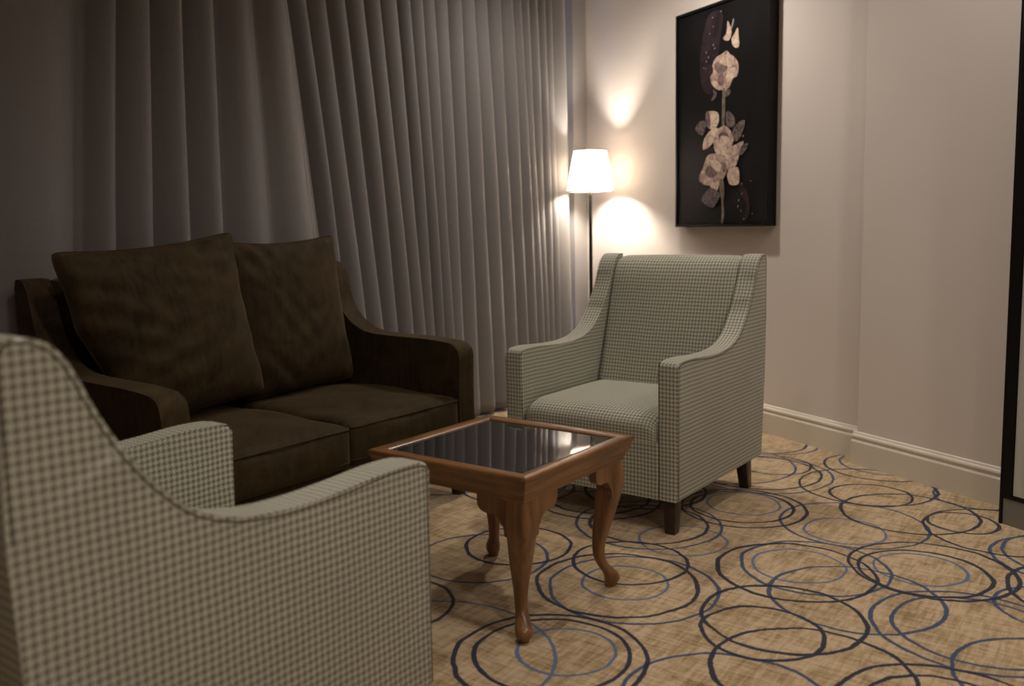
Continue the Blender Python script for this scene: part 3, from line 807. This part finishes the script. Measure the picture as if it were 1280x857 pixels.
for lvl, (c, pts) in enumerate(ART):
    P = blob(pts, 1 + lvl, names.index(c))
    if c in ('veil', 'rose', 'cream') and len(pts) > 4:      # veins drawn from the outline to the heart
        cx = sum(p[0] for p in pts)/len(pts); cz = sum(p[1] for p in pts)/len(pts)
        for k in range(0, len(P), 4):
            x, z = P[k]; dx, dz = cx - x, cz - z; l = math.hypot(dx, dz) or 1; w = .0012
            q = [(x - dz/l*w, z + dx/l*w), (x + dz/l*w, z - dx/l*w), (x + dx*.8, z + dz*.8)]
            f = bm.faces.new([bm.verts.new((a, py(cd + .0004 + .00025*(lvl+1)), b_)) for a, b_ in q])
            f.material_index = names.index('pale' if c == 'veil' else 'mauve')
for i, (x, z) in enumerate(DOTS):
    r = .004 + .003 * random.random(); w = r * .55; ang = random.uniform(.3, 1.2)
    q = [(r*math.cos(a)*math.cos(ang) - w*math.sin(a)*math.sin(ang), r*math.cos(a)*math.sin(ang) + w*math.sin(a)*math.cos(ang)) for a in [k*PI/4 for k in range(8)]]
    f = bm.faces.new([bm.verts.new((x + a, py(cd + .0105), z + b_)) for a, b_ in q]); f.material_index = names.index('pale')
bm.normal_update(); bmesh.ops.triangulate(bm, faces=bm.faces[:])
me = bpy.data.meshes.new('printed_flowers'); bm.normal_update()
for f in bm.faces:
    if f.normal.y * -ysign < 0: f.normal_flip()
bm.to_mesh(me); bm.free()
link('printed_flowers', me, [INK[k] for k in names], canvas)

# ------------------------------------------------------------------ tall cabinet at the right edge, on a grey plinth
NB = 2.995
c0 = pw(3.293, NC, 0)
cab = thing('wardrobe', 'black-edged pale cabinet on grey plinth, cut off by the right edge', 'cabinet', c0, rot)
DP = NC - NB; CWD = 1.1; CH = 2.25
def cbox(x0, x1, d0, d1, z0, z1, w=.002):
    a, c = sorted((py(d0), py(d1))); return bbox(x0, x1, a, c, z0, z1, w, 1)
GREY = plain('plinth_grey', (.20, .185, .165), .6); PALE = plain('cabinet_panel', (.50, .50, .46), .45); PALE2 = plain('cabinet_inner_panel', (.30, .30, .275), .4)
obj('side_panel', cbox(0, .012, .001, DP, 0, CH), BLACK, cab); obj('side_panel', cbox(CWD-.012, CWD, .001, DP, 0, CH), BLACK, cab)
obj('body', cbox(.0125, CWD - .0125, .001, DP - .022, .10, CH - .001), BLACK, cab)
obj('plinth', cbox(.0125, CWD - .0125, .001, DP - .004, 0, .0995), GREY, cab)
bm = bmesh.new()
for x0, x1, z0, z1 in ((.0125, .047, .10, CH - .002), (CWD - .047, CWD - .0125, .10, CH - .002), (.047, CWD - .047, .10, .112), (.047, CWD - .047, CH - .04, CH - .002)):
    a, c = sorted((py(DP - .0215), py(DP))); box(bm, x0, x1, a, c, z0, z1)
obj('door_frame', bm, BLACK, cab, smooth=False)
door = obj('door_panel', cbox(.0475, CWD - .0475, DP - .021, DP - .003, .1125, CH - .041, .004), PALE, cab)
obj('inner_panel', cbox(.115, CWD - .115, DP - .0028, DP + .004, .165, CH - .12, .003), PALE2, door)
bm = bmesh.new()
for x0, x1, z0, z1 in ((.106, .114, .156, CH - .112), (CWD - .114, CWD - .106, .156, CH - .112), (.114, CWD - .114, .156, .164), (.114, CWD - .114, CH - .12, CH - .112)):
    a, c = sorted((py(DP - .0028), py(DP + .007))); box(bm, x0, x1, a, c, z0, z1)
obj('bead', bm, CHROME, door, smooth=False)

# ------------------------------------------------------------------ light
def downlight(x, y, power, size=.09, col=(1, .90, .80), spot=150, blend=.6, z=2.885):
    l = bpy.data.lights.new('downlight', 'SPOT'); l.energy = power; l.color = col; l.shadow_soft_size = size
    l.spot_size = math.radians(spot); l.spot_blend = blend
    o = bpy.data.objects.new('downlight', l); COL.objects.link(o); o.location = (x, y, z); return o
downlight(4.02, 2.30, 85, .06, spot=150, blend=.8)
downlight(3.478, .541, 30, .06, spot=150, blend=.8)
downlight(2.7, .5, 16, .07)
downlight(2.0, -.9, 62, .08)
downlight(.1, -1.2, 86, .1)
downlight(1.5, 1.2, 45, .08, spot=150, blend=.8)
w = bpy.data.worlds.new('dusk'); scn.world = w; w.use_nodes = True
bg = w.node_tree.nodes['Background']; bg.inputs[0].default_value = (.22, .40, 1.0, 1); bg.inputs[1].default_value = .35

vs_ = scn.view_settings
scn.display_settings.display_device = 'sRGB'
vs_.view_transform = 'Standard'; vs_.look = 'None'; vs_.gamma = 1; vs_.exposure = 0.33; vs_.use_curve_mapping = False
scn.cycles.max_bounces = 8; scn.cycles.diffuse_bounces = 4; scn.cycles.sample_clamp_indirect = 6
